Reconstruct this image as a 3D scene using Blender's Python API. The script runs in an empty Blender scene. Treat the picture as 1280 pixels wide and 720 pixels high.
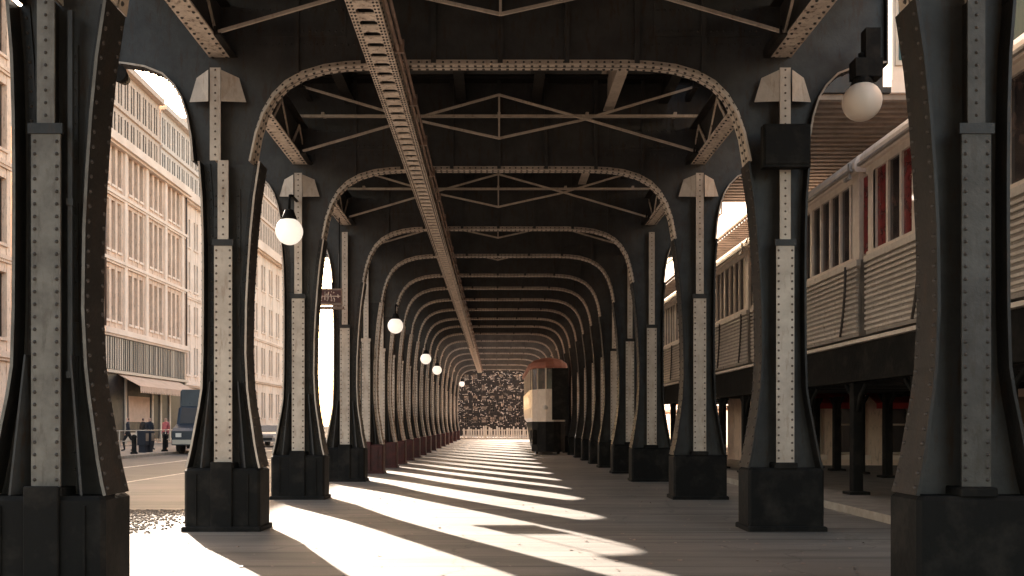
import bpy, math, random
from mathutils import Vector
R = random.Random(7)
S = bpy.context.scene
COL = S.collection
rad = math.radians
F = 1150.0; VX = 620.0; HY = 530.0; EYE = 1.5      # lens in pixels of the 1280 frame, principal lines, eye height
OX = 0.06                                          # the portal frames' centre line

# ------------------------------------------------------------------ mesh helper
class MB:
    def __init__(s): s.v = []; s.f = []; s.m = []; s.sm = []
    def face(s, pts, m=0, sm=False):
        n = len(s.v); s.v += [tuple(p) for p in pts]; s.f.append(tuple(range(n, n+len(pts)))); s.m.append(m); s.sm.append(sm)
    def box(s, x0, x1, y0, y1, z0, z1, m=0, mf=None):
        n = len(s.v)
        s.v += [(x0,y0,z0),(x1,y0,z0),(x1,y1,z0),(x0,y1,z0),(x0,y0,z1),(x1,y0,z1),(x1,y1,z1),(x0,y1,z1)]
        for i, q in enumerate([(0,3,2,1),(4,5,6,7),(0,1,5,4),(1,2,6,5),(2,3,7,6),(3,0,4,7)]):
            s.f.append(tuple(n+k for k in q)); s.m.append(m if mf is None else mf.get(i, m)); s.sm.append(False)
    def hexa(s, a, b, m=0):
        """a, b: two quads (lists of four points) joined into a solid"""
        n = len(s.v); s.v += [tuple(p) for p in a] + [tuple(p) for p in b]
        for q in [(0,3,2,1),(4,5,6,7),(0,1,5,4),(1,2,6,5),(2,3,7,6),(3,0,4,7)]:
            s.f.append(tuple(n+k for k in q)); s.m.append(m); s.sm.append(False)
    def cbox(s, x0, x1, y0, y1, z0, z1, c=0.02, m=0):
        """box with chamfered vertical and top edges"""
        def ring(d, z):
            a, b, e, g = x0+d, x1-d, y0+d, y1-d
            return [(a+c,e,z),(b-c,e,z),(b,e+c,z),(b,g-c,z),(b-c,g,z),(a+c,g,z),(a,g-c,z),(a,e+c,z)]
        s.loft([ring(0,z0), ring(0,z1-c), ring(c,z1)], m, caps=True)
    def loft(s, rings, m=0, caps=True, sm=False, closed=True):
        n = len(s.v); k = len(rings[0])
        for r in rings: s.v += [tuple(p) for p in r]
        for i in range(len(rings)-1):
            for j in range(k if closed else k-1):
                a = n+i*k+j; b = n+i*k+(j+1) % k
                s.f.append((a, b, b+k, a+k)); s.m.append(m); s.sm.append(sm)
        if caps:
            s.f.append(tuple(reversed(range(n, n+k)))); s.m.append(m); s.sm.append(False)
            s.f.append(tuple(range(n+(len(rings)-1)*k, n+len(rings)*k))); s.m.append(m); s.sm.append(False)
    def tube(s, pts, r, m=0, n=8, sm=True, flat=1.0):
        pts = [Vector(p) for p in pts]; rings = []
        for i, p in enumerate(pts):
            d = (pts[min(i+1, len(pts)-1)] - pts[max(i-1, 0)]).normalized()
            u = d.cross(Vector((0,0,1)))
            if u.length < 1e-3: u = Vector((1,0,0))
            u.normalize(); w = d.cross(u)
            rr = r[i] if isinstance(r, (list, tuple)) else r
            rings.append([p + u*math.cos(2*math.pi*k/n)*rr + w*math.sin(2*math.pi*k/n)*rr*flat for k in range(n)])
        s.loft(rings, m, True, sm)
    def bar(s, a, b, w, h, m=0):
        """rectangular bar from a to b"""
        a, b = Vector(a), Vector(b); d = (b-a).normalized(); u = d.cross(Vector((0,0,1)))
        if u.length < 1e-3: u = Vector((1,0,0))
        u.normalize(); w2 = d.cross(u)
        q = [u*w/2*i + w2*h/2*j for i, j in ((-1,-1),(1,-1),(1,1),(-1,1))]
        s.hexa([a+k for k in q], [b+k for k in q], m)
    def lathe(s, prof, c=(0,0,0), n=20, m=0, sm=True):
        rings = [[(c[0]+r*math.cos(2*math.pi*k/n), c[1]+r*math.sin(2*math.pi*k/n), c[2]+z) for k in range(n)] for r, z in prof]
        s.loft(rings, m, True, sm)
    def rivet(s, p, nrm, r=0.02, h=0.012, m=0):
        p = Vector(p); nrm = Vector(nrm).normalized()
        u = nrm.cross(Vector((0.3,0.2,1))).normalized(); w = nrm.cross(u)
        k = 6; n = len(s.v)
        for rr, hh in ((r, 0), (r*.6, h)):
            for i in range(k):
                a = 2*math.pi*i/k; s.v.append(tuple(p + (u*math.cos(a)+w*math.sin(a))*rr + nrm*hh))
        for i in range(k):
            j = (i+1) % k; s.f.append((n+i, n+j, n+k+j, n+k+i)); s.m.append(m); s.sm.append(True)
        s.f.append(tuple(n+k+i for i in range(k))); s.m.append(m); s.sm.append(True)
    def strip(s, pts, t, y0, y1, m=0, me=None):
        """a plate that follows a curve in the XZ plane; y0,y1 numbers or lists; thickness t to the curve's left"""
        P = [Vector((p[0], 0, p[1])) for p in pts]; N = len(P)
        Y0 = y0 if isinstance(y0, list) else [y0]*N; Y1 = y1 if isinstance(y1, list) else [y1]*N
        rings = []
        for i in range(N):
            d = (P[min(i+1, N-1)] - P[max(i-1, 0)]).normalized(); nn = Vector((-d.z, 0, d.x))
            a = P[i]; b = P[i] + nn*t
            rings.append([(a.x,Y0[i],a.z),(a.x,Y1[i],a.z),(b.x,Y1[i],b.z),(b.x,Y0[i],b.z)])
        k0 = len(s.f); s.loft(rings, m, True, False)
        if me is not None:
            for i in range(N-1): s.m[k0+i*4+3] = me       # the face looking to -Y
        return rings
    def mesh(s, name, mats):
        me = bpy.data.meshes.new(name); me.from_pydata(s.v, [], s.f)
        for m in (mats if isinstance(mats, (list, tuple)) else [mats]): me.materials.append(m)
        me.polygons.foreach_set('material_index', s.m); me.polygons.foreach_set('use_smooth', s.sm)
        import bmesh
        b = bmesh.new(); b.from_mesh(me); bmesh.ops.recalc_face_normals(b, faces=b.faces); b.to_mesh(me); b.free()
        me.update(); return me
    def build(s, name, mats, parent=None, loc=None):
        o = bpy.data.objects.new(name, s.mesh(name, mats)); COL.objects.link(o)
        if parent: o.parent = parent
        if loc: o.location = loc
        return o

def tag(o, label=None, cat=None, group=None, kind=None):
    if label: o['label'] = label
    if cat: o['category'] = cat
    if group: o['group'] = group
    if kind: o['kind'] = kind
    return o
def thing(name, label, cat, loc=(0,0,0), rz=0, group=None):
    o = bpy.data.objects.new(name, None); COL.objects.link(o); o.location = loc; o.rotation_euler = (0,0,rz)
    o.empty_display_size = 0.3
    return tag(o, label, cat, group, 'thing')
def copy_tree(o, parent=None):
    c = o.copy(); COL.objects.link(c); c.parent = parent
    for ch in list(o.children): copy_tree(ch, c)
    return c
ORD = ['nearest','second','third','fourth','fifth','sixth','seventh','eighth','ninth','tenth','eleventh','twelfth','thirteenth','fourteenth','fifteenth','sixteenth','seventeenth','farthest']

# ------------------------------------------------------------------ materials
def mat(name, base, var=None, scale=3.0, rough=0.7, metal=0.0, bump=0.1, bscale=30.0, stretch=(1,1,1), streak=None, detail=6, spec=0.4, lo=0.35, hi=0.65, emis=None, es=0, samt=.88):
    m = bpy.data.materials.new(name); m.use_nodes = True; nt = m.node_tree; N = nt.nodes; L = nt.links
    b = N['Principled BSDF']; b.inputs['Roughness'].default_value = rough; b.inputs['Metallic'].default_value = metal
    b.inputs['Specular IOR Level'].default_value = spec
    tc = N.new('ShaderNodeTexCoord'); oi = N.new('ShaderNodeObjectInfo')
    ad = N.new('ShaderNodeVectorMath'); ad.operation = 'ADD'
    sc = N.new('ShaderNodeVectorMath'); sc.operation = 'SCALE'; sc.inputs['Scale'].default_value = 1.0
    cx = N.new('ShaderNodeCombineXYZ'); mu = N.new('ShaderNodeMath'); mu.operation = 'MULTIPLY'; mu.inputs[1].default_value = 37.0
    L.new(oi.outputs['Random'], mu.inputs[0]); L.new(mu.outputs[0], cx.inputs[0]); L.new(mu.outputs[0], cx.inputs[2])
    L.new(tc.outputs['Object'], ad.inputs[0]); L.new(cx.outputs[0], ad.inputs[1])
    mp = N.new('ShaderNodeMapping'); mp.inputs['Scale'].default_value = stretch; L.new(ad.outputs[0], mp.inputs[0])
    col = None
    if var is not None:
        n1 = N.new('ShaderNodeTexNoise'); n1.inputs['Scale'].default_value = scale; n1.inputs['Detail'].default_value = detail; n1.inputs['Roughness'].default_value = .65
        L.new(mp.outputs[0], n1.inputs['Vector'])
        r = N.new('ShaderNodeMapRange'); r.inputs[1].default_value = lo; r.inputs[2].default_value = hi; L.new(n1.outputs['Fac'], r.inputs[0])
        mx = N.new('ShaderNodeMix'); mx.data_type = 'RGBA'; mx.inputs[6].default_value = (*base, 1); mx.inputs[7].default_value = (*var, 1)
        L.new(r.outputs[0], mx.inputs[0]); col = mx.outputs[2]
        rr = N.new('ShaderNodeMapRange'); rr.inputs[3].default_value = max(rough-.12, .05); rr.inputs[4].default_value = min(rough+.12, 1); L.new(n1.outputs['Fac'], rr.inputs[0]); L.new(rr.outputs[0], b.inputs['Roughness'])
        if streak is not None:
            n2 = N.new('ShaderNodeTexNoise'); n2.inputs['Scale'].default_value = 7; n2.inputs['Detail'].default_value = 8; n2.inputs['Roughness'].default_value = .7
            m2 = N.new('ShaderNodeMapping'); m2.inputs['Scale'].default_value = (1.6, 1.6, .35); L.new(ad.outputs[0], m2.inputs[0]); L.new(m2.outputs[0], n2.inputs['Vector'])
            r2 = N.new('ShaderNodeMapRange'); r2.inputs[1].default_value = .53; r2.inputs[2].default_value = .64; r2.inputs[4].default_value = samt; L.new(n2.outputs['Fac'], r2.inputs[0])
            mx2 = N.new('ShaderNodeMix'); mx2.data_type = 'RGBA'; mx2.inputs[7].default_value = (*streak, 1)
            L.new(col, mx2.inputs[6]); L.new(r2.outputs[0], mx2.inputs[0]); col = mx2.outputs[2]
        L.new(col, b.inputs['Base Color'])
    else: b.inputs['Base Color'].default_value = (*base, 1)
    if bump:
        n3 = N.new('ShaderNodeTexNoise'); n3.inputs['Scale'].default_value = bscale; n3.inputs['Detail'].default_value = 5; L.new(mp.outputs[0], n3.inputs['Vector'])
        bp = N.new('ShaderNodeBump'); bp.inputs['Strength'].default_value = bump; bp.inputs['Distance'].default_value = .02; L.new(n3.outputs['Fac'], bp.inputs['Height']); L.new(bp.outputs[0], b.inputs['Normal'])
    if emis: b.inputs['Emission Color'].default_value = (*emis, 1); b.inputs['Emission Strength'].default_value = es
    return m
M = {}
M['web'] = mat('steel_web_paint', (.052,.049,.047), (.031,.029,.028), 2.2, .55, bump=.15, streak=(.040,.025,.016), spec=.4)
M['dark'] = mat('dark_steel_paint', (.022,.019,.017), (.011,.010,.009), 3, .5, bump=.2, streak=(.03,.018,.012), spec=.35)
M['grey'] = mat('grey_worn_paint', (.20,.18,.155), (.12,.105,.09), 4, .6, bump=.2, streak=(.09,.07,.055), samt=.6)
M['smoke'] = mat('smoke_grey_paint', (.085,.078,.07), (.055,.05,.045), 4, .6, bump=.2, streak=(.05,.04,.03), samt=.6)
M['pale'] = mat('sunlit_worn_paint', (.60,.505,.42), (.44,.36,.295), 3, .6, bump=.15, streak=(.30,.20,.14), samt=.5)  # worn, rust-streaked paint with sunlight mixed into its pale tone
M['lace'] = mat('lit_lacing_paint', (.80,.68,.57), (.58,.47,.38), 6, .6, bump=.25, streak=(.16,.09,.055))  # base lightened to stand for light reflected on the beam
M['rivet'] = mat('dark_rivet', (.05,.04,.035), None, rough=.5, bump=0)
M['pale_rivet'] = mat('pale_rivet', (.13,.10,.08), None, rough=.5, bump=0)
M['base'] = mat('black_plinth_paint', (.008,.0075,.007), (.040,.034,.029), 2.6, .75, lo=.48, hi=.85, bump=.25, bscale=14, spec=.15)
M['cream'] = mat('sunlit_steel_paint', (.60,.49,.40), (.44,.35,.28), 2, .6, bump=.1, streak=(.2,.13,.08))  # far left columns: sunlight put into the steel's colour
M['brownpipe'] = mat('brown_conduit_paint', (.30,.20,.15), (.16,.10,.075), 5, .5, bump=.1)
M['tan'] = mat('daylit_steel_paint', (.15,.13,.11), (.09,.078,.066), 2, .6, bump=.1)  # far girders: lighter than the near webs, daylight painted in
M['rust'] = mat('dark_red_paint', (.07,.013,.011), (.035,.012,.010), 4, .6, bump=.1)
M['deck'] = mat('deck_underside', (.12,.116,.11), (.07,.067,.063), 1.3, .75, bump=.3, bscale=8)
M['lime'] = mat('warm_limestone', (.78,.60,.47), (.64,.47,.36), .7, .9, bump=.2, bscale=6, streak=(.42,.30,.22))
M['lime2'] = mat('white_glazed_stone', (.82,.68,.57), (.68,.55,.45), .6, .85, bump=.15, bscale=6)
M['lime3'] = mat('sandy_stone', (.80,.65,.53), (.66,.51,.40), .4, .9, bump=.1, bscale=4)
M['brick'] = mat('dark_brown_brick', (.04,.030,.024), (.02,.016,.013), 3, .9, bump=.3, bscale=20)
M['glass'] = mat('dark_window_glass', (.02,.018,.017), (.055,.045,.038), .35, .12, bump=.03, bscale=2, spec=.35, lo=.45, hi=.75)
M['blind'] = mat('drawn_window_blind', (.42,.32,.24), (.20,.14,.10), .8, .6, bump=.05)
M['frame'] = mat('dark_window_frame', (.07,.05,.04), None, rough=.5, bump=0)
M['wframe'] = mat('pale_window_frame', (.5,.42,.34), None, rough=.6, bump=0)
M['awn'] = mat('beige_canvas', (.60,.43,.32), (.5,.35,.26), 2, .9, bump=.1)
M['red'] = mat('red_canvas', (.38,.035,.03), (.22,.025,.022), 2, .8, bump=.1)
M['roofred'] = mat('faded_red_roof', (.42,.14,.09), (.30,.12,.085), 2, .6, bump=.1)
M['shop'] = mat('shopfront_dark', (.012,.011,.011), (.05,.04,.034), .9, .5, spec=.2, bump=.1, lo=.45, hi=.6)
M['train_hi'] = mat('train_cream_paint', (.82,.71,.61), (.68,.57,.48), 3, .35, bump=.05, streak=(.45,.34,.27), samt=.35)
M['train_lo'] = mat('train_brown_steel', (.34,.30,.265), (.22,.19,.165), 3, .3, bump=.08, spec=.7)
M['train_rib'] = mat('train_rib_steel', (.70,.62,.55), (.50,.43,.37), 5, .3, bump=.05, spec=.7)
M['tglass'] = mat('train_window_glass', (.035,.03,.03), (.13,.08,.07), 3, .12, bump=.02, spec=.8, lo=.5, hi=.75)
M['tglassr'] = mat('train_red_curtain', (.26,.035,.035), (.09,.02,.02), 5, .25, bump=.05, spec=.8)
M['slat'] = mat('canopy_slat', (.26,.20,.16), (.17,.13,.10), 2, .7, bump=.1)
M['wallw'] = mat('station_white_wall', (.80,.66,.55), (.70,.56,.46), 1.2, .8, bump=.05)
M['green'] = mat('dark_green_glass', (.02,.05,.035), None, rough=.15, bump=0)
M['walk'] = mat('sidewalk_concrete', (.27,.225,.185), (.19,.155,.125), 2.5, .9, bump=.2, bscale=25)
M['kerb'] = mat('kerb_stone', (.42,.36,.30), (.3,.25,.2), 4, .9, bump=.2)
M['line'] = mat('road_line_paint', (.72,.64,.54), (.4,.34,.29), 9, .8, bump=.1)
M['bluep'] = mat('blue_van_paint', (.02,.032,.05), (.014,.022,.034), 2, .3, bump=0)
M['whitep'] = mat('white_vehicle_paint', (.75,.70,.64), (.6,.55,.5), 2, .3, bump=0)
M['greyp'] = mat('grey_vehicle_paint', (.30,.28,.26), (.22,.20,.19), 2, .3, bump=0)
M['tyre'] = mat('tyre_rubber', (.02,.02,.02), None, rough=.8, bump=0)
M['metal'] = mat('bare_metal', (.35,.33,.31), None, rough=.35, metal=.8, bump=0)
M['skin'] = mat('skin', (.50,.30,.22), None, rough=.6, bump=0)
M['cloth1'] = mat('navy_cloth', (.025,.027,.035), None, rough=.9, bump=0)
M['cloth2'] = mat('black_cloth', (.02,.018,.018), None, rough=.9, bump=0)
M['cloth3'] = mat('pink_cloth', (.42,.12,.13), None, rough=.9, bump=0)
M['hair'] = mat('dark_hair', (.03,.02,.015), None, rough=.7, bump=0)
M['stone'] = mat('gravel_stone', (.30,.24,.18), (.12,.09,.07), 9, .9, bump=.2)
M['globe'] = mat('lit_opal_globe', (.85,.78,.70), None, rough=.3, bump=0, emis=(1,.86,.72), es=.17)
M['globe_off'] = mat('unlit_opal_globe', (.82,.70,.60), None, rough=.35, bump=0)
M['signface'] = mat('red_sign_face', (.10,.025,.018), (.06,.018,.014), 6, .5, bump=0)
M['signtxt'] = mat('sign_light_marks', (.72,.52,.42), None, rough=.5, bump=0)

def ground_mat(name, a, b_, crack=True, stretch=(.25,1.4,1)):
    m = bpy.data.materials.new(name); m.use_nodes = True; nt = m.node_tree; N = nt.nodes; L = nt.links; p = N['Principled BSDF']
    tc = N.new('ShaderNodeTexCoord'); mp = N.new('ShaderNodeMapping'); mp.inputs['Scale'].default_value = stretch; L.new(tc.outputs['Object'], mp.inputs[0])
    def noise(s, d=8, vec=mp.outputs[0], ro=.65):
        n = N.new('ShaderNodeTexNoise'); n.inputs['Scale'].default_value = s; n.inputs['Detail'].default_value = d; n.inputs['Roughness'].default_value = ro; L.new(vec, n.inputs['Vector']); return n.outputs['Fac']
    def ramp(src, lo, hi, o0=0., o1=1.):
        r = N.new('ShaderNodeMapRange'); r.inputs[1].default_value = lo; r.inputs[2].default_value = hi; r.inputs[3].default_value = o0; r.inputs[4].default_value = o1; L.new(src, r.inputs[0]); return r.outputs[0]
    def mix(f, c0, c1):
        x = N.new('ShaderNodeMix'); x.data_type = 'RGBA'; L.new(f, x.inputs[0])
        for i, c in ((6, c0), (7, c1)):
            if isinstance(c, tuple): x.inputs[i].default_value = (*c, 1)
            else: L.new(c, x.inputs[i])
        return x.outputs[2]
    n1 = noise(1.1); n2 = noise(.22, 4, tc.outputs['Object']); n3 = noise(55, 3, tc.outputs['Object'])
    c = mix(ramp(n1, .38, .66), a, b_)
    dk = tuple(v*.62 for v in b_)
    c = mix(ramp(n2, .52, .66, 0, .55), c, dk)
    c = mix(ramp(n3, .45, .75, 0, .35), c, dk)
    bh = n3
    if crack:
        v = N.new('ShaderNodeTexVoronoi'); v.feature = 'DISTANCE_TO_EDGE'; v.inputs['Scale'].default_value = .23
        dm = N.new('ShaderNodeVectorMath'); dm.operation = 'ADD'; nn = N.new('ShaderNodeTexNoise'); nn.inputs['Scale'].default_value = 1.5; nn.inputs['Detail'].default_value = 6
        L.new(tc.outputs['Object'], nn.inputs['Vector']); L.new(tc.outputs['Object'], dm.inputs[0]); L.new(nn.outputs['Color'], dm.inputs[1]); L.new(dm.outputs[0], v.inputs['Vector'])
        c = mix(ramp(v.outputs['Distance'], .0, .006, .45, 0), c, tuple(v_*.4 for v_ in b_))
        # thin joints and worn ruts across the street
        w = N.new('ShaderNodeMapping'); w.inputs['Scale'].default_value = (.05, 3.2, 1); L.new(tc.outputs['Object'], w.inputs[0])
        n4 = noise(1.6, 5, w.outputs[0], .6); c = mix(ramp(n4, .54, .62, 0, .7), c, dk)
    L.new(c, p.inputs['Base Color']); p.inputs['Roughness'].default_value = .85; p.inputs['Specular IOR Level'].default_value = .35
    bp = N.new('ShaderNodeBump'); bp.inputs['Strength'].default_value = .35; bp.inputs['Distance'].default_value = .015; L.new(bh, bp.inputs['Height'])
    bp2 = N.new('ShaderNodeBump'); bp2.inputs['Strength'].default_value = .5; bp2.inputs['Distance'].default_value = .05; L.new(n1, bp2.inputs['Height']); L.new(bp.outputs[0], bp2.inputs['Normal']); L.new(bp2.outputs[0], p.inputs['Normal'])
    return m
M['ground'] = ground_mat('ground_asphalt', (.10,.088,.078), (.07,.062,.055), False)
M['street'] = ground_mat('pale_street_concrete', (.235,.205,.175), (.15,.13,.11))
M['road'] = ground_mat('worn_road_asphalt', (.15,.13,.11), (.10,.085,.07))

# ------------------------------------------------------------------ setting
def sheet(name, x0, x1, y0, y1, z, m, top=None):
    b = MB(); b.face([(x0,y0,z),(x1,y0,z),(x1,y1,z),(x0,y1,z)]); return tag(b.build(name, m), kind='structure')
sheet('ground', -1500, 1500, -400, 3000, -.03, M['ground'])
sheet('street', -9.5, 5.9, -30, 91, 0, M['street'])
sheet('road', -16.0, -9.5, -30, 160, -.004, M['road'])
for nm, x0, x1, y0, y1 in (('sidewalk', -24.5, -16.0, -30, 160), ('sidewalk', 5.9, 24, -30, 91), ('sidewalk', -9, 12, 91, 110)):
    b = MB(); b.box(x0, x1, y0, y1, -.02, .13, 0, {5: 1, 3: 1}); tag(b.build(nm, [M['walk'], M['kerb']]), kind='structure')
b = MB(); b.box(-12.85, -12.70, -30, 150, -.003, .004); tag(b.build('road_line', M['line']), kind='structure')
b = MB(); b.box(-9.56, -9.44, -30, 91, -.003, .006); tag(b.build('road_line', M['line']), kind='structure')

# gravel along the kerb by the second column
b = MB(); R.seed(4)
for i in range(1800):
    y = R.uniform(12.6, 16.0); x = -5.6 + R.gauss(0, .5) - (y-12.6)*.1; s = R.uniform(.006, .026)
    if x > -4.7 or x < -7.2: continue
    rg = []
    for zz, k in ((0, .9), (.5, 1.), (.85, .5)):
        a0 = R.uniform(0, 1); rg.append([(x+s*k*math.cos(a0+q*1.2566)*R.uniform(.7,1.2), y+s*k*math.sin(a0+q*1.2566)*R.uniform(.7,1.2), s*zz*1.1) for q in range(5)])
    b.loft(rg, 0)
tag(b.build('gravel', M['stone']), 'loose brown gravel spilled on the street left of the second column', 'gravel', kind='stuff')

R.seed(31)
b = MB()
for i in range(420):
    y = 6.5+abs(R.gauss(0, 9)); x = R.uniform(-4.5, 5.2); q = R.uniform(.01, .035); a = R.uniform(0, 6.28); n_ = R.choice((3, 4, 5))
    top = [(x+q*math.cos(a+k*6.283/n_)*R.uniform(.5,1.3), y+q*math.sin(a+k*6.283/n_)*R.uniform(.5,1.3), .006+R.uniform(0,.012)) for k in range(n_)]
    b.face(top); b.face([(u, v_, w_-.004) for u, v_, w_ in reversed(top)])
tag(b.build('litter', M['brownpipe']), 'scattered dry leaves and small litter on the pale street', 'litter', kind='stuff')
# ------------------------------------------------------------------ portal frames
INNER = [(.88,.50),(1.0,.47),(1.2,.43),(1.5,.385),(1.75,.345),(2.0,.315),(2.5,.29),(3.2,.30),(3.7,.325),(4.2,.36),(4.7,.41),(5.2,.485)]
OUTER = [(.88,.50),(1.0,.47),(1.2,.43),(1.5,.38),(1.75,.335),(2.0,.30),(2.5,.285),(3.2,.28),(3.7,.28),(4.2,.285),(4.7,.30),(5.2,.34)]
ARCH = [(3.515,5.2),(3.44,5.6),(3.34,5.9),(3.2,6.14),(3.03,6.31),(2.8,6.44),(2.5,6.53),(2.2,6.57),(1.8,6.59),(1.2,6.59),(.6,6.59),(0,6.59)]
OARCH = [(4.34,5.2),(4.38,5.55),(4.44,5.85),(4.53,6.12),(4.64,6.30),(4.8,6.46),(5.05,6.56),(5.3,6.60),(5.48,6.62)]
TOPZ = 8.45
def along(pts, step):
    out = []; P = [Vector(p) for p in pts]; acc = step/2
    for a, c in zip(P, P[1:]):
        d = (c-a).length; t = acc
        while t < d: out.append((a.lerp(c, t/d), (c-a).normalized())); t += step
        acc = t-d
    return out
def column_meshes(v):
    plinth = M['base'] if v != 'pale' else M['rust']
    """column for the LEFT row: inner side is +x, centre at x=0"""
    web, dark, pale, edge = ((M['web'], M['dark'], M['pale'], M['pale']) if v == 'dark' else (M['web'], M['dark'], M['grey'], M['grey']) if v == 'near' else (M['dark'], M['cream'], M['pale'], M['pale']))  # pale strips and cream flanges carry painted sunlight
    out = {}
    b = MB()
    for (z0, i0), (z1, i1), (_, o0), (_, o1) in zip(INNER, INNER[1:], OUTER, OUTER[1:]):
        b.hexa([(-o0,-.015,z0),(i0,-.015,z0),(i0,.015,z0),(-o0,.015,z0)], [(-o1,-.015,z1),(i1,-.015,z1),(i1,.015,z1),(-o1,.015,z1)])
    for z in (1.55, 2.9, 4.3):
        w = .2
        for sx in (-1, 1):
            b.box(sx*.16-.03, sx*.16+.03, -.035, -.016, z-.5, z+.55)
            for k in range(7): b.rivet((sx*.16, -.035, z-.45+k*.15), (0,-1,0), .016, .012)
    out['web_plate'] = (b, [web])
    for nm, pr, sg in (('inner_flange', INNER, 1), ('outer_flange', OUTER, -1)):
        b = MB(); pts = [(sg*x, z) for z, x in pr]
        dep = [.25 - .05*min(1, max(0, (z-.88)/1.0)) for z, x in pr]
        b.strip(pts, -.028 if sg > 0 else .028, [-d for d in dep], dep, 0, 1)  # edge colour paints a rim highlight on the front faces
        # angle iron leg on the web
        b.strip([(sg*(x-.03), z) for z, x in pr], .07*(1 if sg > 0 else -1), -.035, -.017, 0)
        for p, d in along(pts, .13):
            n = Vector((d[1], 0, -d[0]))*sg
            yy = .25-.05*min(1, max(0, (p[1]-.88)/1.0)) - .05
            for y in (-yy, yy): b.rivet((p[0]+n.x*.029, y, p[1]+n.z*.029), n, .022, .016, 2)
            b.rivet((p[0]-sg*.065, -.036, p[1]), (0,-1,0), .017, .013, 2)
        out[nm] = (b, [dark, edge, M['rivet']])
    b = MB()   # front and back cover plates on a fin
    b.box(-.012, .012, -.215, -.016, .96, 5.2, 1); b.box(-.012, .012, .016, .215, .96, 5.2, 1)
    for s in (-1, 1):
        ya, yb = (-.235, -.215) if s < 0 else (.215, .235)
        b.box(-.125, .125, ya, yb, .96, 4.05)
        b.box(-.15, .15, ya-(.012 if s < 0 else 0), yb+(.012 if s > 0 else 0), 4.0, 4.09, 1)
        b.box(-.075, .075, ya, yb, 4.09, 5.2)
        for k in range(28):
            z = 1.02+k*.108
            for x in (-.095, .095): b.rivet((x, s*.235, z), (0,s,0), .018, .014, 2)
        for k in range(10): b.rivet((.0, s*.235, 4.16+k*.108), (0,s,0), .016, .012, 2)
    out['cover_plate'] = (b, [pale, dark, M['pale_rivet'] if v != 'near' else M['rivet']])
    if v == 'near':
        b = MB(); b.box(.155, .195, -.16, -.12, 1.95, 5.1); b.box(.145, .205, -.17, -.11, 1.9, 1.96); b.box(.145, .205, -.17, -.11, 3.4, 3.46)
        out['conduit'] = (b, [M['web']])
    b = MB()   # side fins that spread at the foot
    for s in (-1, 1):
        b.hexa([(s*.30,-.24,.885),(s*.32,-.24,.885),(s*.20,-.018,.885),(s*.18,-.018,.885)], [(s*.19,-.20,2.1),(s*.205,-.20,2.1),(s*.16,-.018,2.1),(s*.145,-.018,2.1)])
    out['foot_fin'] = (b, [M['dark'] if v == 'pale' else M['web']])
    b = MB()
    b.cbox(-.53, .53, -.29, .29, 0, .88, .035)
    b.cbox(-.15, .15, -.33, -.291, 0, .97, .01); b.cbox(-.16, .16, -.29, .29, .881, .955, .01)
    for x in (-.36, .36): b.bar((x, -.30, .09), (x, -.30, .80), .02, .02)
    b.cbox(-.555, .555, -.35, .35, 0, .07, .015)
    out['plinth'] = (b, [plinth])
    return out
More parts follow.
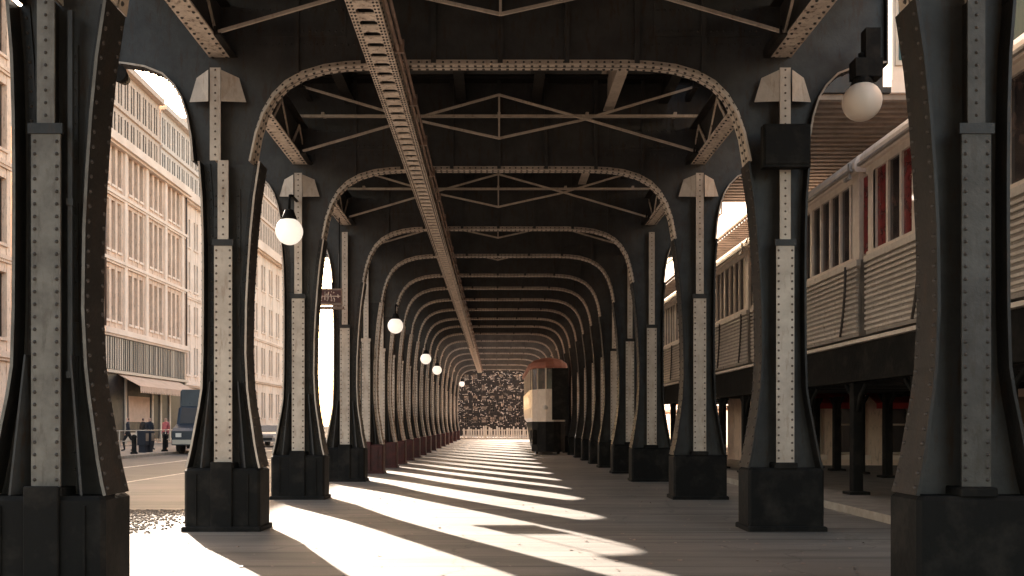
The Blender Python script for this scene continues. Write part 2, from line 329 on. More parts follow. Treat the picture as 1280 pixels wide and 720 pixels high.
def girder_meshes(v, gus=True):
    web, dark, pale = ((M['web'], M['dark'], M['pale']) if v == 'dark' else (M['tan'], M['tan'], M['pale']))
    out = {}
    xs = [(-x, z) for x, z in reversed(OARCH)] + [(-x, z) for x, z in ARCH] + [(x, z) for x, z in reversed(ARCH)][1:] + OARCH
    b = MB()
    for (x0, z0), (x1, z1) in zip(xs, xs[1:]):
        b.hexa([(x0,-.015,z0),(x1,-.015,z1),(x1,.015,z1),(x0,.015,z0)], [(x0,-.015,TOPZ),(x1,-.015,TOPZ),(x1,.015,TOPZ),(x0,.015,TOPZ)])
    # stiffener angles
    for x in (-2.9,-1.95,-.95,0,.95,1.95,2.9):
        zb = 6.62 if abs(x) < 2.5 else 6.5
        b.box(x-.035, x+.035, -.06, -.016, zb, TOPZ-.04, 0); b.box(x-.035, x+.035, .016, .06, zb, TOPZ-.04, 0)
    # rows of rivets across the splice plates
    for sx in (-1, 1):
        b.box(min(sx*2.2, sx*3.7), max(sx*2.2, sx*3.7), -.032, -.016, 7.02, 7.5, 0)
        for r in range(2):
            for k in range(16): b.rivet((sx*(2.25+k*.094), -.033, 7.1+r*.3), (0,-1,0), .02, .015, 0)
        for k in range(24): b.rivet((sx*(1.9+k*.09), -.017, 6.92-.01*(k % 2)), (0,-1,0), .017, .013, 0)
    for x in [i*.12-3.4 for i in range(58)]: b.rivet((x, -.017, TOPZ-.12), (0,-1,0), .018, .013, 0)
    out['web_plate'] = (b, [web])
    b = MB(); full = [(-x, z) for x, z in ARCH] + [(x, z) for x, z in reversed(ARCH)][1:]
    dep = [.10 + .10*max(0, min(1, (6.3-z)/1.1)) for x, z in full]
    b.strip(full, .028, [-d for d in dep], dep, 0)
    b.strip([(x*.999, z+.03) for x, z in full], .07, -.036, -.017, 0)
    for p, d in along(full, .115):
        n = Vector((d[1], 0, -d[0])); yy = .065
        for y in (-yy, yy): b.rivet((p[0]+n.x*.001, y, p[1]+n.z*.001), n, .024, .016, 1)
        b.rivet((p[0]-n.x*.065, -.037, p[1]-n.z*.065), (0,-1,0), .018, .013, 1)
    out['soffit_flange'] = (b, [pale, M['rivet']])  # pale soffit colour holds the light bounced up from the street
    for sx in (-1, 1):
        b = MB(); pts = [(sx*x, z) for x, z in OARCH]
        dep = [.10 + .10*max(0, min(1, (6.3-z)/1.1)) for x, z in pts]
        b.strip(pts, .028*sx, [-d for d in dep], dep, 0, 1)  # bracket's front edge gets its highlight as colour
        for p, d in along(pts, .12):
            n = Vector((d[1], 0, -d[0]))*sx
            for y in (-.065, .065): b.rivet((p[0]+n.x*.001, y, p[1]+n.z*.001), n, .022, .015, 2)
        b.box(min(sx*5.48, sx*5.50), max(sx*5.48, sx*5.50), -.1, .1, 6.60, TOPZ, 0)
        out['bracket_flange'+('' if sx < 0 else '_')] = (b, [dark, pale, M['rivet']])
    b = MB(); b.box(-5.5, 5.5, -.17, .17, TOPZ, TOPZ+.04); b.box(-5.48, 5.48, -.04, -.017, TOPZ-.1, TOPZ)
    out['top_flange'] = (b, [dark])
    b = MB(); b.box(-3.95, 3.95, -.30, -.24, 7.59, 7.64)       # ledge bar along the girder's face
    for x in (-3.5,-1.75,0,1.75,3.5): b.box(x-.03, x+.03, -.30, -.061, 7.641, 7.69)
    out['ledge_bar'] = (b, [M['pale']])
    # sway bracing in front of the web: two bowed angles crossing
    A = [(-3.8,6.78),(-1.6,7.42),(0,7.87),(1.6,7.42),(3.8,6.78)]; B = [(-3.8,8.05),(-1.6,7.40),(0,7.05),(1.6,7.40),(3.8,8.05)]
    for nm, P, y in (('sway_brace', A, -.75), ('sway_brace_', B, -.68)):
        b = MB()
        for p, q in zip(P, P[1:]): b.bar((p[0], y, p[1]), (q[0], y, q[1]), .035, .042)
        if nm == 'sway_brace': b.bar((0, y+.035, 7.02), (0, y+.035, 7.9), .035, .034)
        out[nm] = (b, [M['pale']])
    for q, (x, z) in enumerate(((-3.8,6.78),(3.8,6.78),(-3.8,8.05),(3.8,8.05))):
        b = MB(); b.box(x-.05, x+.05, -.8, -.016, z-.06, z-.03); b.box(x-.05, x-.02, -.8, -.016, z-.028, z+.06)
        out['brace_cleat'+'_'*q] = (b, [dark])
    for sx in (-1, 1):    # slanted gusset plates coloured pale for sunlight, and cover strip at the column head
        b = MB(); c = sx*4.0
        for s in (-1, 1):
            b.hexa([(c+s*.09,-.25,6.02),(c+s*.09,-.25,6.46),(c+s*.30,-.10,6.40),(c+s*.40,-.10,6.06)], [(c+s*.09,-.262,6.02),(c+s*.09,-.262,6.46),(c+s*.30,-.112,6.40),(c+s*.40,-.112,6.06)])
        if gus: out['gusset'+('' if sx < 0 else '_')] = (b, [M['pale']])
        b = MB(); b.box(c-.075, c+.075, -.235, -.215, 5.2, 6.5); b.box(c-.012, c+.012, -.215, -.016, 5.2, 6.5)
        b.box(c-.075, c+.075, .215, .235, 5.2, 6.5); b.box(c-.012, c+.012, .016, .215, 5.2, 6.5)
        for k in range(12): b.rivet((c, -.236, 5.28+k*.108), (0,-1,0), .016, .012, 1)
        out['cover_strip'+('' if sx < 0 else '_')] = (b, [pale, M['pale_rivet']])
    return out
DS = [8.16,13.14,18.55,24.2,28.1,31.8,34.8,38.0,41.3,44.9,48.4,52.4,57,62,67,73,80,87]
def realise(parts, prefix): return [(nm.rstrip('_'), b.mesh(nm.rstrip('_'), ms)) for nm, (b, ms) in parts.items()]
def place(parts, name, label, cat, loc, rz, group):
    t = thing(name, label, cat, loc, rz, group)
    for nm, me in parts:
        o = bpy.data.objects.new(nm, me); COL.objects.link(o); o.parent = t
    return t
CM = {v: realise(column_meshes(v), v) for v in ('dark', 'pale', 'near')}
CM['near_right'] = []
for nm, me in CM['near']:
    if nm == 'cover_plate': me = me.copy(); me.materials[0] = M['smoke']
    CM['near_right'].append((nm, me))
GM = {v: realise(girder_meshes(v), v) for v in ('dark', 'pale')}
GM['plain'] = realise(girder_meshes('dark', False), 'plain')
SHL = {0: .06, 1: .11}; SHR = {0: .08}
for i, d in enumerate(DS):
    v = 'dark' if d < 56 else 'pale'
    look = 'dark riveted steel column with '+('grey' if i == 0 else 'pale')+' cover strip'
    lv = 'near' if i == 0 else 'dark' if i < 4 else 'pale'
    llook = look if i < 4 else 'cream sunlit-painted steel column on dark red plinth'
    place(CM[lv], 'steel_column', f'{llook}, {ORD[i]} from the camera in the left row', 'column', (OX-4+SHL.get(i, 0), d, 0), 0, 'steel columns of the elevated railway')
    place(CM['near_right' if i == 0 else 'dark'], 'steel_column', f'{look}, {ORD[i]} from the camera in the right row', 'column', (OX+4+SHR.get(i, 0), d, 0), math.pi, 'steel columns of the elevated railway')
    g = 'dark arched cross girder with pale rivet-dotted soffit' if v == 'dark' else 'sunlit-painted arched cross girder over the far street'
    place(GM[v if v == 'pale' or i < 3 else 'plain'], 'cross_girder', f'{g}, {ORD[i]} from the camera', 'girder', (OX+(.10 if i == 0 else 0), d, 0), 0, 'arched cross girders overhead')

# longitudinal girders on the two rows, the laced centre beam, stringers, deck
def long_girder(x, label):
    t = thing('side_girder', label, 'girder', (x, -44, 0), 0, 'long riveted girders along the column rows')
    n = 134
    b = MB(); b.box(-.012, .012, 0, n, 6.76, 7.45); t_ = b.build('web_plate', M['web'], t)
    b = MB(); b.box(-.15, .15, 0, n, 6.73, 6.76)
    y = .1
    y = 44
    while y < 105:
        for xx in (-.10, .10): b.rivet((xx, y, 6.73), (0,0,-1), .024, .016, 1)
        y += .16
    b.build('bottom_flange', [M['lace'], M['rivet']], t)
    b = MB(); b.box(-.15, .15, 0, n, 7.45, 7.48); b.build('top_flange', M['dark'], t)
    b = MB()
    for k in range(int(n/1.5)):
        for s in (-1, 1):
            b.bar((s*.04, k*1.5, 6.78), (s*.04, k*1.5+.75, 7.42), .02, .07); b.bar((s*.04, k*1.5+.75, 7.42), (s*.04, k*1.5+1.5, 6.78), .02, .07)
    b.build('lacing', M['lace'], t)
    return t
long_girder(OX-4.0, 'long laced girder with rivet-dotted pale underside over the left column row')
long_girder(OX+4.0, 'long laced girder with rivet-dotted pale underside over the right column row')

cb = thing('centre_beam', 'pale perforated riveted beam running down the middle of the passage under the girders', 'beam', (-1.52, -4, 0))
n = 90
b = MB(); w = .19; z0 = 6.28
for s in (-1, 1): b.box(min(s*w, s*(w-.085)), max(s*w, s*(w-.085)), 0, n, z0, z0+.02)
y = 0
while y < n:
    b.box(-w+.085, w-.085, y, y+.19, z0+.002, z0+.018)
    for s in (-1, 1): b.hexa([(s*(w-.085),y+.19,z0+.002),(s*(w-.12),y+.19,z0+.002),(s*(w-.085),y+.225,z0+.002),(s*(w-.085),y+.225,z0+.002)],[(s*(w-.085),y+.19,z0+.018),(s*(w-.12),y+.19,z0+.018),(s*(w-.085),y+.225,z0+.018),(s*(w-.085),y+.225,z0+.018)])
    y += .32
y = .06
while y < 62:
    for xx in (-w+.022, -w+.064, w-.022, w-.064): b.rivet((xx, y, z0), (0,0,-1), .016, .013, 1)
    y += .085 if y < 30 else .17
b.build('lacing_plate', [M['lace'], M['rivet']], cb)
b = MB()
for s in (-1, 1): b.box(min(s*w, s*(w-.02)), max(s*w, s*(w-.02)), 0, n, z0+.021, z0+.30)
y = .06
while y < 40:
    b.rivet((w, y, z0+.06), (1,0,0), .018, .013, 1); b.rivet((w, y, z0+.25), (1,0,0), .018, .013, 1); y += .12
b.build('side_plate', [M['pale'], M['rivet']], cb)
b = MB(); b.box(-w, w, 0, n, z0+.301, z0+.318); b.build('top_plate', M['dark'], cb)
b = MB()
for k, (xx, zz) in enumerate(((w+.05, z0+.10), (w+.09, z0+.19))): b.tube([(xx, 0, zz), (xx, n, zz)], .024, 0, 8)
for k in range(45): b.box(w-.001, w+.13, k*2, k*2+.05, z0+.07, z0+.24)
b.build('conduit', M['brownpipe'], cb)

dk = thing('elevated_deck', 'dark elevated railway deck with added light slots above the cross girders', 'deck', (OX, 0, 0))
b = MB()
for x0_, x1_ in ((-5.5,-3.72),(-3.40,3.40),(3.72,5.5)): b.box(x0_, x1_, -60, 55, TOPZ+.25, TOPZ+.42)
for k in range(-5, 50):  # gaps added beside the column rows so sun gets through the deck
    for x0_, x1_ in ((-3.72,-3.40),(3.40,3.72)):
        y_ = k*2.3; hh = .9 if (k*7+(1 if x0_ > 0 else 0)*3) % 5 < 3 else 2.3
        b.box(x0_, x1_, y_, min(y_+hh, 55), TOPZ+.26, TOPZ+.40)
for x0_, x1_ in ((-3.72,-3.40),(3.40,3.72)): b.box(x0_, x1_, -60, -11.5, TOPZ+.26, TOPZ+.40)
b.build('deck_plate', M['deck'], dk)
for k, x in enumerate((-4.6, -3.0, -.75, .75, 2.2, 3.3, 4.6)):
    b = MB(); pale = (x == 2.2)
    b.box(x-.1, x+.1, -60, 89, 7.80 if pale else 7.95, 7.83 if pale else 7.98); b.box(x-.015, x+.015, -60, 89, 7.98 if not pale else 7.83, TOPZ+.24); b.box(x-.1, x+.1, -60, 89, TOPZ+.21, TOPZ+.245)
    b.build('stringer', M['pale'] if pale else M['dark'], dk)
b = MB()
for s in (-1, 1): b.box(min(s*5.5, s*5.46), max(s*5.5, s*5.46), -60, 55, TOPZ-.35, TOPZ+.24)
b.build('edge_plate', M['dark'], dk)
b = MB(); y = 56
while y < 89: b.box(-3.5, 3.5, y, y+.25, TOPZ+.25, TOPZ+.45); y += 1.0
b.build('track_tie', M['dark'], dk)

# ------------------------------------------------------------------ lamps
def globe_lamp(loc, r, lit, label, arm=True):
    t = thing('globe_lamp', label, 'lamp', loc, 0, 'white globe lamps hanging under the railway')
    b = MB(); b.lathe([(r*math.sin(math.pi*k/14)+(1e-4), -r*math.cos(math.pi*k/14)) for k in range(15)], n=28)
    b.build('globe', M['globe'] if lit else M['globe_off'], t)
    b = MB(); b.lathe([(.05, r+.16), (.09, r+.14), (.12, r+.05), (.15, r-.02), (.13, r-.05)], n=18); b.build('cap', M['base'], t)
    b = MB()
    if arm: b.tube([(0,0,r+.12), (0,0,r+.34), (0,.06,r+.44), (0,.22,r+.48), (0,.64,r+.48)], .028, 0, 8)
    else:
        b.box(-.13, .24, -.12, .12, r+.05, r+.30); b.box(.02, .22, -.09, .09, r+.30, r+.72); b.tube([(0,0,r+.1),(0,0,r+.4)], .05)
    b.build('hanger', M['base'], t)
    return t
for i, (k, xx, zz) in enumerate(((2, -3.97, 5.2), (5, -3.38, 4.80), (9, -3.36, 4.62), (11, -3.30, 4.52), (17, -3.2, 5.25))):
    globe_lamp((xx, DS[k]-.88, zz), .26, True, f"lit white globe lamp on an arm in front of the {ORD[k]} left column")
globe_lamp((5.02, 12.62, 5.92), .262, False, 'large unlit cream globe lamp below the bracket right of the second right column', arm=False)

t = thing('floodlight', 'small dark floodlight at the outer tip of the second left bracket', 'lamp', (-5.33, 12.95, 6.42))
b = MB(); b.tube([(0,0,.2),(0,0,.05)], .02); b.box(-.17, .12, -.02, .02, .03, .07); b.build('hanger', M['base'], t)
b = MB(); b.tube([(-.16,-.14,-.02),(-.16,.12,-.02)], [.10,.07], 0, 12); b.tube([(.06,-.14,-.03),(.06,.12,-.03)], [.12,.08], 0, 12); b.build('housing', M['base'], t)

t = thing('junction_box', 'black metal box clamped on the second right column above head height', 'box', (OX+3.97, 12.86, 4.98))
b = MB(); b.cbox(-.33, .33, -.13, .02, .08, .68, .015); b.build('case', M['base'], t)
b = MB(); b.box(-.30, .30, -.145, -.131, .12, .63); b.build('door', M['base'], t)

# hanging street sign between the third and fourth left columns, marks unreadable
t = thing('hanging_sign', 'small red hanging sign with worn light marks between left columns', 'sign', (-4.2, 22.6, 4.42))
b = MB(); b.box(-.42, .42, -.05, .05, 0, .40); b.box(-.46, .46, -.07, .07, -.10, -.04); b.box(-.30, -.26, -.03, .03, -.04, 0); b.box(.26, .30, -.03, .03, -.04, 0); b.build('panel', M['brownpipe'], t)
b = MB(); b.box(-.40, .40, -.058, -.051, .05, .36, 0); b.build('face', M['signface'], t)
b = MB(); R.seed(3)
for k in range(9):
    x = -.36+k*.082; b.bar((x, -.064, .21), (x+.09, -.064, .21), .01, .016)
    for q in range(3):
        a = (x+R.uniform(0,.05), -.064, R.uniform(.08,.32)); c = (x+R.uniform(0,.06), -.064, R.uniform(.08,.32))
        b.bar(a, c, .01, .022)
b.build('marks', M['signtxt'], t)
b = MB()
for x in (-.35, .35): b.tube([(x,0,.4),(x,0,2.15)], .015)
b.build('hanger', M['base'], t)

# ------------------------------------------------------------------ buildings
def window_mesh(w, h, glass, frame, mull=1, trans=1, drop=0):
    b = MB(); b.box(0, w, .05, .07, 0, h, 0)
    f = .07; b.box(0, f, 0, .05, 0, h, 1); b.box(w-f, w, 0, .05, 0, h, 1); b.box(f, w-f, 0, .05, 0, f, 1); b.box(f, w-f, 0, .05, h-f, h, 1)
    for k in range(mull): x = w*(k+1)/(mull+1); b.box(x-.025, x+.025, .002, .05, f, h-f, 1)
    for k in range(trans): z = h*(k+1)/(trans+1); b.box(f, w-f, .004, .05, z-.03, z+.03, 1)
    if drop: b.box(f, w-f, .035, .049, h*(1-drop), h-f, 2)
    return b.mesh('window', [glass, frame, M['blind']])
def building(name, label, loc, rz, W, H, dep, cols, rows, wall, trim=None, cornices=(), mull=1, trans=1, frame='frame', cat='building', pier=None, blind=.25, bh=1.0, sill=True, group=None, arch=False):
    """local: facade in y=0 facing -y. cols: (u, w) openings, rows: (z, h) openings"""
    t = thing(name, label, cat, loc, rz, group); trim = trim or wall
    D = .38
    b = MB(); b.box(0, W, D, dep, 0, H)
    us = sorted(cols); zs = sorted(rows); prev = 0
    for u, w in us + [(W, 0)]:
        if u-prev > .01: b.box(prev, u, 0, D-.002, 0, H)
        prev = u+w
    for u, w in us:
        pz = 0
        for z, h in zs + [(H, 0)]:
            if z-pz > .01: b.box(u, u+w, .03, D-.002, pz, z)
            pz = z+h
    b.build('wall', wall, t)
    b = MB()
    for z, h, p in cornices: b.box(-.05, W+.05, -p, -.003, z, z+h); b.box(-.05, W+.05, -p*.6, -.004, z-.14, z-.002)
    if cornices and cornices[0][2] > .2:
        pass
    for u, w in us:
        if sill:
            for z, h in zs: b.box(u-.06, u+w+.06, -.07, .028, z-.16, z-.01)
    if pier:
        for u in pier: b.box(u[0], u[1], -.14, -.005, u[2], u[3])
    b.build('trim', trim, t)
    cache = {}
    for u, w in us:
        for z, h in zs:
            gm = 'blind' if R.random() < blind*.3 else 'glass'; dr = R.choice((.25,.4,.6,.8)) if R.random() < blind*1.3 else 0
            key = (round(w,3), round(h,3), gm, dr)
            if key not in cache: cache[key] = window_mesh(w-.02, h-.02, M[gm], M[frame], mull, trans, dr)
            o = bpy.data.objects.new('window', cache[key]); COL.objects.link(o); o.parent = t; o.location = (u+.01, .26, z+.01)
    return t
XF = -24.0
R.seed(11)
# near left building, at the picture's left edge
cols = [(.6+k*2.35+j*1.0, .8) for k in range(6) for j in (0, 1)]
building('stone_building', 'tan stone office building at the left edge with big paired windows', (XF, 31.0, .13), math.pi/2, 14.5, 31, 14, cols, [(5.6,3.2),(10.2,3.2),(14.8,3.2),(19.4,3.2),(24,3.2)], M['lime'], cornices=[(4.6,.3,.25),(9.4,.2,.14),(14,.2,.14),(18.6,.2,.14),(30,.6,.6)], frame='frame')
# main building seen between the first two columns
cols = []; piers = []
u = .5
for k in range(4):
    for j in range(3): cols.append((u+j*.92, .60))
    piers.append((u+2.72, u+3.12, 7.2, 19.4)); u += 3.6
main = building('stone_building', 'warm limestone shop building with tall narrow windows behind beige awning', (XF, 56.0, .13), math.pi/2, 15.2, 19.5, 15, cols, [(7.9,3.2),(12.3,3.1),(16.4,2.4)], M['lime'], M['lime2'], cornices=[(7.0,.35,.3),(11.55,.2,.2),(15.75,.2,.2),(18.95,.55,.5)], pier=piers, mull=0, trans=1)
b = MB(); b.tube([(14.95,-.12,7.4),(14.95,-.12,19.1)], .07, 0, 8); b.tube([(.25,-.12,7.4),(.25,-.12,19.1)], .07, 0, 8); b.v = list(b.v)
b.build('drainpipe', M['frame'], main)
# ground floor band of the main building: dark barred lights, awning, shop window, door
b = MB(); b.box(.3, 14.9, -.05, -.006, 4.75, 6.85)
b.build('transom_light', M['shop'], main)
b = MB(); R.seed(5)
for k in range(42): x = .4+k*.345; b.box(x, x+R.choice([.05,.09,.14]), -.10, -.051, 4.8, 6.8)
b.build('transom_bar', M['wframe'], main)
b = MB(); b.box(.3, 14.9, -.09, -.007, .35, 4.55); b.build('shop_window', M['shop'], main)
b = MB()
for x in (.2, 3.2, 7.8, 9.4, 11.2, 14.6): b.box(x, x+.28, -.16, -.091, .1, 4.6)
b.box(3.5, 7.8, -.15, -.092, .3, .8); b.box(.2, 14.9, -.3, -.008, 4.56, 4.74)
b.build('shop_frame', M['wframe'], main)
b = MB(); b.box(3.8, 7.4, -.14, -.10, 1.5, 3.2); b.build('display_board', M['awn'], main)
b = MB(); x0, x1 = 2.2, 13.2
b.hexa([(x0,-.10,4.5),(x1,-.10,4.5),(x1,-1.5,3.75),(x0,-1.5,3.75)], [(x0,-.10,4.54),(x1,-.10,4.54),(x1,-1.5,3.79),(x0,-1.5,3.79)])
k = x0
while k < x1-.3: b.hexa([(k,-1.5,3.76),(k+.28,-1.5,3.76),(k+.28,-1.53,3.76),(k,-1.53,3.76)], [(k+.05,-1.5,3.35),(k+.23,-1.5,3.35),(k+.23,-1.53,3.35),(k+.05,-1.53,3.35)]); b.box(k,k+.285,-1.529,-1.501,3.45,3.755) ; k += .3
b.build('awning', M['awn'], main)
R.seed(12)
cols = [(.7+k*1.9+j*.62, .42) for k in range(4) for j in (0, 1)]
wb = building('stone_building', 'narrow white stone building with slim paired windows beside the limestone shop', (XF-.3, 71.4, .13), math.pi/2, 8.4, 19.6, 14, cols, [(5.3,2.2),(8.6,2.2),(12.0,2.2),(15.4,2.2)], M['lime2'], cornices=[(4.4,.35,.3),(11.4,.15,.12),(18.9,.7,.5)], mull=0, trans=1, blind=.1)
b = MB(); b.box(.3, 8.0, -.06, -.005, .4, 4.1); b.build('shop_window', M['shop'], wb)
R.seed(13)
cols = [(.8+k*3.1+j*.95, .7) for k in range(9) for j in (0, 1)]
building('stone_building', 'long sunlit cream building seen between second and third left columns', (XF, 84, .13), math.pi/2, 29, 19.6, 14, cols, [(2.0,2.6),(6.5,2.7),(10.8,2.7),(15.1,2.6)], M['lime3'], cornices=[(5.6,.3,.3),(9.9,.2,.15),(18.8,.8,.6)], mull=1, trans=1, blind=.35)
# taller blocks set back on the next street
R.seed(14)
def tower(label, y0, W, H, x=-70, m='lime', group=None):
    nb = int(W/5.2); cols = [(1.2+k*5.2+j*1.7, 1.15) for k in range(nb) for j in range(2)]
    rows = [(H-4-6*k, 4.2) for k in range(5)]
    return building('tall_building', label, (x, y0, -.02), math.pi/2, W, H, 25, cols, rows, M[m], cornices=[(H-.9,.9,.9)]+[(H-5.4-6*k,.5,.3) for k in range(5)], mull=0, trans=1, blind=.35, sill=False)
tower('tall block far behind the left edge building', 128, 26, 60, m='lime3')
def high(label, y0, W, H, m):
    nb = int(W/6.4); cols = [(1.5+k*6.4+j*2.5, 1.6) for k in range(nb) for j in range(2)]
    while len(cols)*4 > 98: cols = cols[:-2]
    building('tall_building', label, (-150, y0, -.02), math.pi/2, W, H, 40, cols, [(H-17-16*k, 11.5) for k in range(4)], M[m], cornices=[(H-2.5,2.5,2.5)]+[(H-19.5-16*k,1.2,.8) for k in range(4)], mull=0, trans=2, blind=.3, sill=False)
high('tall peach stone tower rising behind the limestone shop building', 338, 72, 146, 'lime')
high('tall pale tower rising behind the narrow white building', 412, 72, 145, 'lime2')
high('tall cream tower above the long cream building between second and third left columns', 500, 76, 168, 'lime3')
high('cream tower farthest along the left side', 578, 78, 168, 'lime')

# right side: far blocks and shops below the railway
R.seed(15)
cols = [(1+k*2.6+j*1.1, .85) for k in range(12) for j in (0, 1)]
building('brick_building', 'brown block with pale framed windows beyond the end of the train', (15.5, 86, .13), -math.pi/2, 33, 17, 12, cols, [(3.2,2.2),(6.8,2.2),(10.2,2.2),(13.6,2.2)], M['lime'], M['lime2'], cornices=[(2.6,.3,.3),(16.2,.6,.5)], frame='wframe', blind=.3)
R.seed(16)
cols = [(.7+k*1.45, 1.0) for k in range(10)]
shop = building('shop_front', 'low dark shop row with pale pillars under the station', (9.2, 30.5, .13), 0, 15.2, 3.2, 6, cols, [(.35,2.0)], M['lime'], M['lime2'], cornices=[(2.42,.16,.16)], frame='wframe', blind=.15, mull=0, trans=1)
b = MB()
for u in (.2, 3.0):
    b.hexa([(u,-.2,2.38),(u+2.3,-.2,2.38),(u+2.3,-1.0,2.02),(u,-1.0,2.02)], [(u,-.2,2.41),(u+2.3,-.2,2.41),(u+2.3,-1.0,2.05),(u,-1.0,2.05)])
    b.box(u, u+2.3, -1.02, -1.0, 1.86, 2.05)
b.build('awning', M['red'], shop)
R.seed(17)
cols = [(.8+k*2.3, 1.3) for k in range(12)]
building('stone_building', 'long stone front behind the elevated station on the right', (19.5, 30, .13), -math.pi/2, 29, 24, 10, cols, [(.5,2.4),(5,2.6),(9.3,2.6),(13.6,2.6),(17.9,2.6)], M['lime3'], cornices=[(4,.3,.3),(23,.8,.6)], frame='wframe')

# end of the passage: dark ornate front, white barrier
R.seed(18)
cols = [(.5+k*1.02, .62) for k in range(11)]
eb = building('brick_building', 'dark brick front with many small pale-trimmed windows closing the street', (-5.3, 108, .13), 0, 12.2, 8.6, 8, cols, [(1.5,.75),(2.75,.75),(4.0,.75),(5.25,.75),(6.5,.75)], M['brick'], M['brick'], cornices=[(7.9,.3,.3)], frame='frame', blind=.5, mull=1, trans=1, sill=False)
b = MB()
for k in range(760):
    x = R.uniform(.1, 12); z = R.uniform(1.0, 7.9); s = R.uniform(.05, .30); a = R.choice((0, 0, 1.57, R.uniform(0, 3.1)))
    b.bar((x, -.13-R.random()*.1, z), (x+s*math.cos(a), -.13-R.random()*.1, z+s*math.sin(a)), R.uniform(.02,.07), R.uniform(.02,.06))
tag(b.build('carved_ornament', M['lime3'], eb), kind='stuff')
br = thing('street_barrier', 'white slatted barrier across the far end of the street', 'barrier', (-3.2, 90, 0))
R.seed(8)
b = MB(); x = 0
while x < 6.4:
    h = R.uniform(.95, 1.35); w = R.uniform(.10, .2); lean = R.uniform(-.05,.05)
    b.hexa([(x,-.02,.1),(x+w,-.02,.1),(x+w,.02,.1),(x,.02,.1)], [(x+lean,-.02,h),(x+w+lean,-.02,h),(x+w+lean,.02,h),(x+lean,.02,h)]); x += w+R.uniform(.05,.12)
b.build('picket', M['whitep'], br)
b = MB(); b.box(-.1, 6.5, .021, .06, .35, .45); b.box(-.1, 6.5, .021, .06, .85, .95)
for k in range(4): b.box(k*2.1, k*2.1+.08, .061, .14, 0, 1.1)
b.build('rail', M['wframe'], br)

# ------------------------------------------------------------------ elevated train and its track
def make_car():
    t = thing('train_car', 'x', 'train car', (0,0,0), 0, 'coupled cars of the train on the right')
    Ln = 7.55; Wd = 2.7
    prof = [(-.02, 3.22), (-.03, 3.5), (-.03, 4.0), (0, 4.5), (.02, 4.72)]
    b = MB()
    for s in (0, 1):
        rings = []
        for x, z in prof:
            xx = x if s == 0 else Wd-x
            rings.append([(xx,0,z),(xx,Ln,z),(xx+(.05 if s == 0 else -.05),Ln,z),(xx+(.05 if s == 0 else -.05),0,z)])
        b.loft(rings, 0)
    b.box(.03, Wd-.03, .0, .05, 3.22, 4.7); b.box(.03, Wd-.03, Ln-.05, Ln, 3.22, 4.7); b.box(.03, Wd-.03, .05, Ln-.05, 3.22, 3.28)
    for s in (0, 1):   # horizontal ribs and panel seams
        for k in range(13):
            z = 3.30+k*.10; x = -.062 if s == 0 else Wd+.022
            b.box(x, x+.040, .02, Ln-.02, z, z+.045, 1)
        b.box(-.07 if s == 0 else Wd-.02, .02 if s == 0 else Wd+.07, 0, Ln, 4.60, 4.718, 1)
    b.build('lower_side', [M['train_lo'], M['train_rib']], t)
    for s in (0, 1):
        for y in (.55, 3.1, 5.2):
            b = MB()
            pts = [(-.075 if s == 0 else Wd+.065, y+.28*(q/6)**2*1.0, 4.66-q*.23) for q in range(7)]
            b.tube(pts, .028, 0, 6)
            b.build('panel_seam', M['rivet'], t)
    b = MB()
    for s in (0, 1):
        x = -.02 if s == 0 else Wd-.06
        b.box(x, x+.08, 0, Ln, 4.72, 4.80); b.box(x, x+.08, 0, Ln, 6.28, 6.42)
        ys = [0] + [.42+k*.56 for k in range(13)] + [Ln-.42]
        for k, y in enumerate(ys):
            w = .16 if 0 < k < 14 and k % 5 else .10
            w = .34 if k in (0, 14) else (.085 if k % 5 else .16)
            b.box(x+.005, x+.07, y, min(y+w, Ln), 4.80, 6.28)
    b.box(.05, Wd-.05, 0, .05, 4.72, 6.4); b.box(.05, Wd-.05, Ln-.05, Ln, 4.72, 6.4)
    b.build('window_frame', M['train_hi'], t)
    for s in (0, 1):
        for k in range(13):
            bb = MB(); x = .03 if s == 0 else Wd-.05; y = .42+k*.56+(.085 if (k+1) % 5 else .16)
            bb.box(x, x+.015, y-.06, y+.56, 4.80, 6.28)
            bb.build('window', M['tglass'], t)
    for s in (0, 1):
        bb = MB(); x = .075 if s == 0 else Wd-.10; bb.box(x, x+.02, .06, Ln-.06, 4.4, 4.85); bb.build('seat_back', M['rust'], t)
    b = MB(); rings = []
    arc = [(-.10, 6.42), (-.13, 6.50), (-.12, 6.62), (-.05, 6.74), (.12, 6.84), (.5, 6.98), (1.35, 7.08), (2.2, 6.98), (2.58, 6.84), (2.75, 6.74), (2.82, 6.62), (2.83, 6.50), (2.80, 6.42)]
    b.loft([[(x, y, z) for x, z in arc] for y in (-.05, Ln+.05)], 0, True, False)
    b.build('roof', M['train_hi'], t)
    b = MB()
    for s in (0, 1):
        x = -.20 if s == 0 else Wd+.16
        b.box(x, x+.06, 0, Ln, 6.44, 6.49)
        b.box(x+.01, x+.05, .06, .14, 6.36, 6.62); b.box(x-.01, x+.05, .04, .30, 6.30, 6.36)
    b.build('gutter', M['train_lo'], t)
    return t
proto = make_car()
lab = ['nearest train car with red interior showing in its windows', 'second train car with dark windows right of the second right column', 'third train car between the second and third right columns', 'rear train car mostly hidden by the right columns']
for i, y in enumerate((10.1, 18.0, 25.9, 33.8)):
    o = proto if i == 0 else copy_tree(proto); o.location = (7.12, y, 0); o['label'] = lab[i]
    if i == 0:
        k = 0
        for c in proto.children:
            if c.name.startswith('window') and not c.name.startswith('window_frame'):
                if k % 13 in (0, 1, 4, 8, 9, 11, 12): me = c.data.copy(); me.materials[0] = M['tglassr']; c.data = me; c['label'] = 'window with red curtain'
                k += 1
        o_src = o
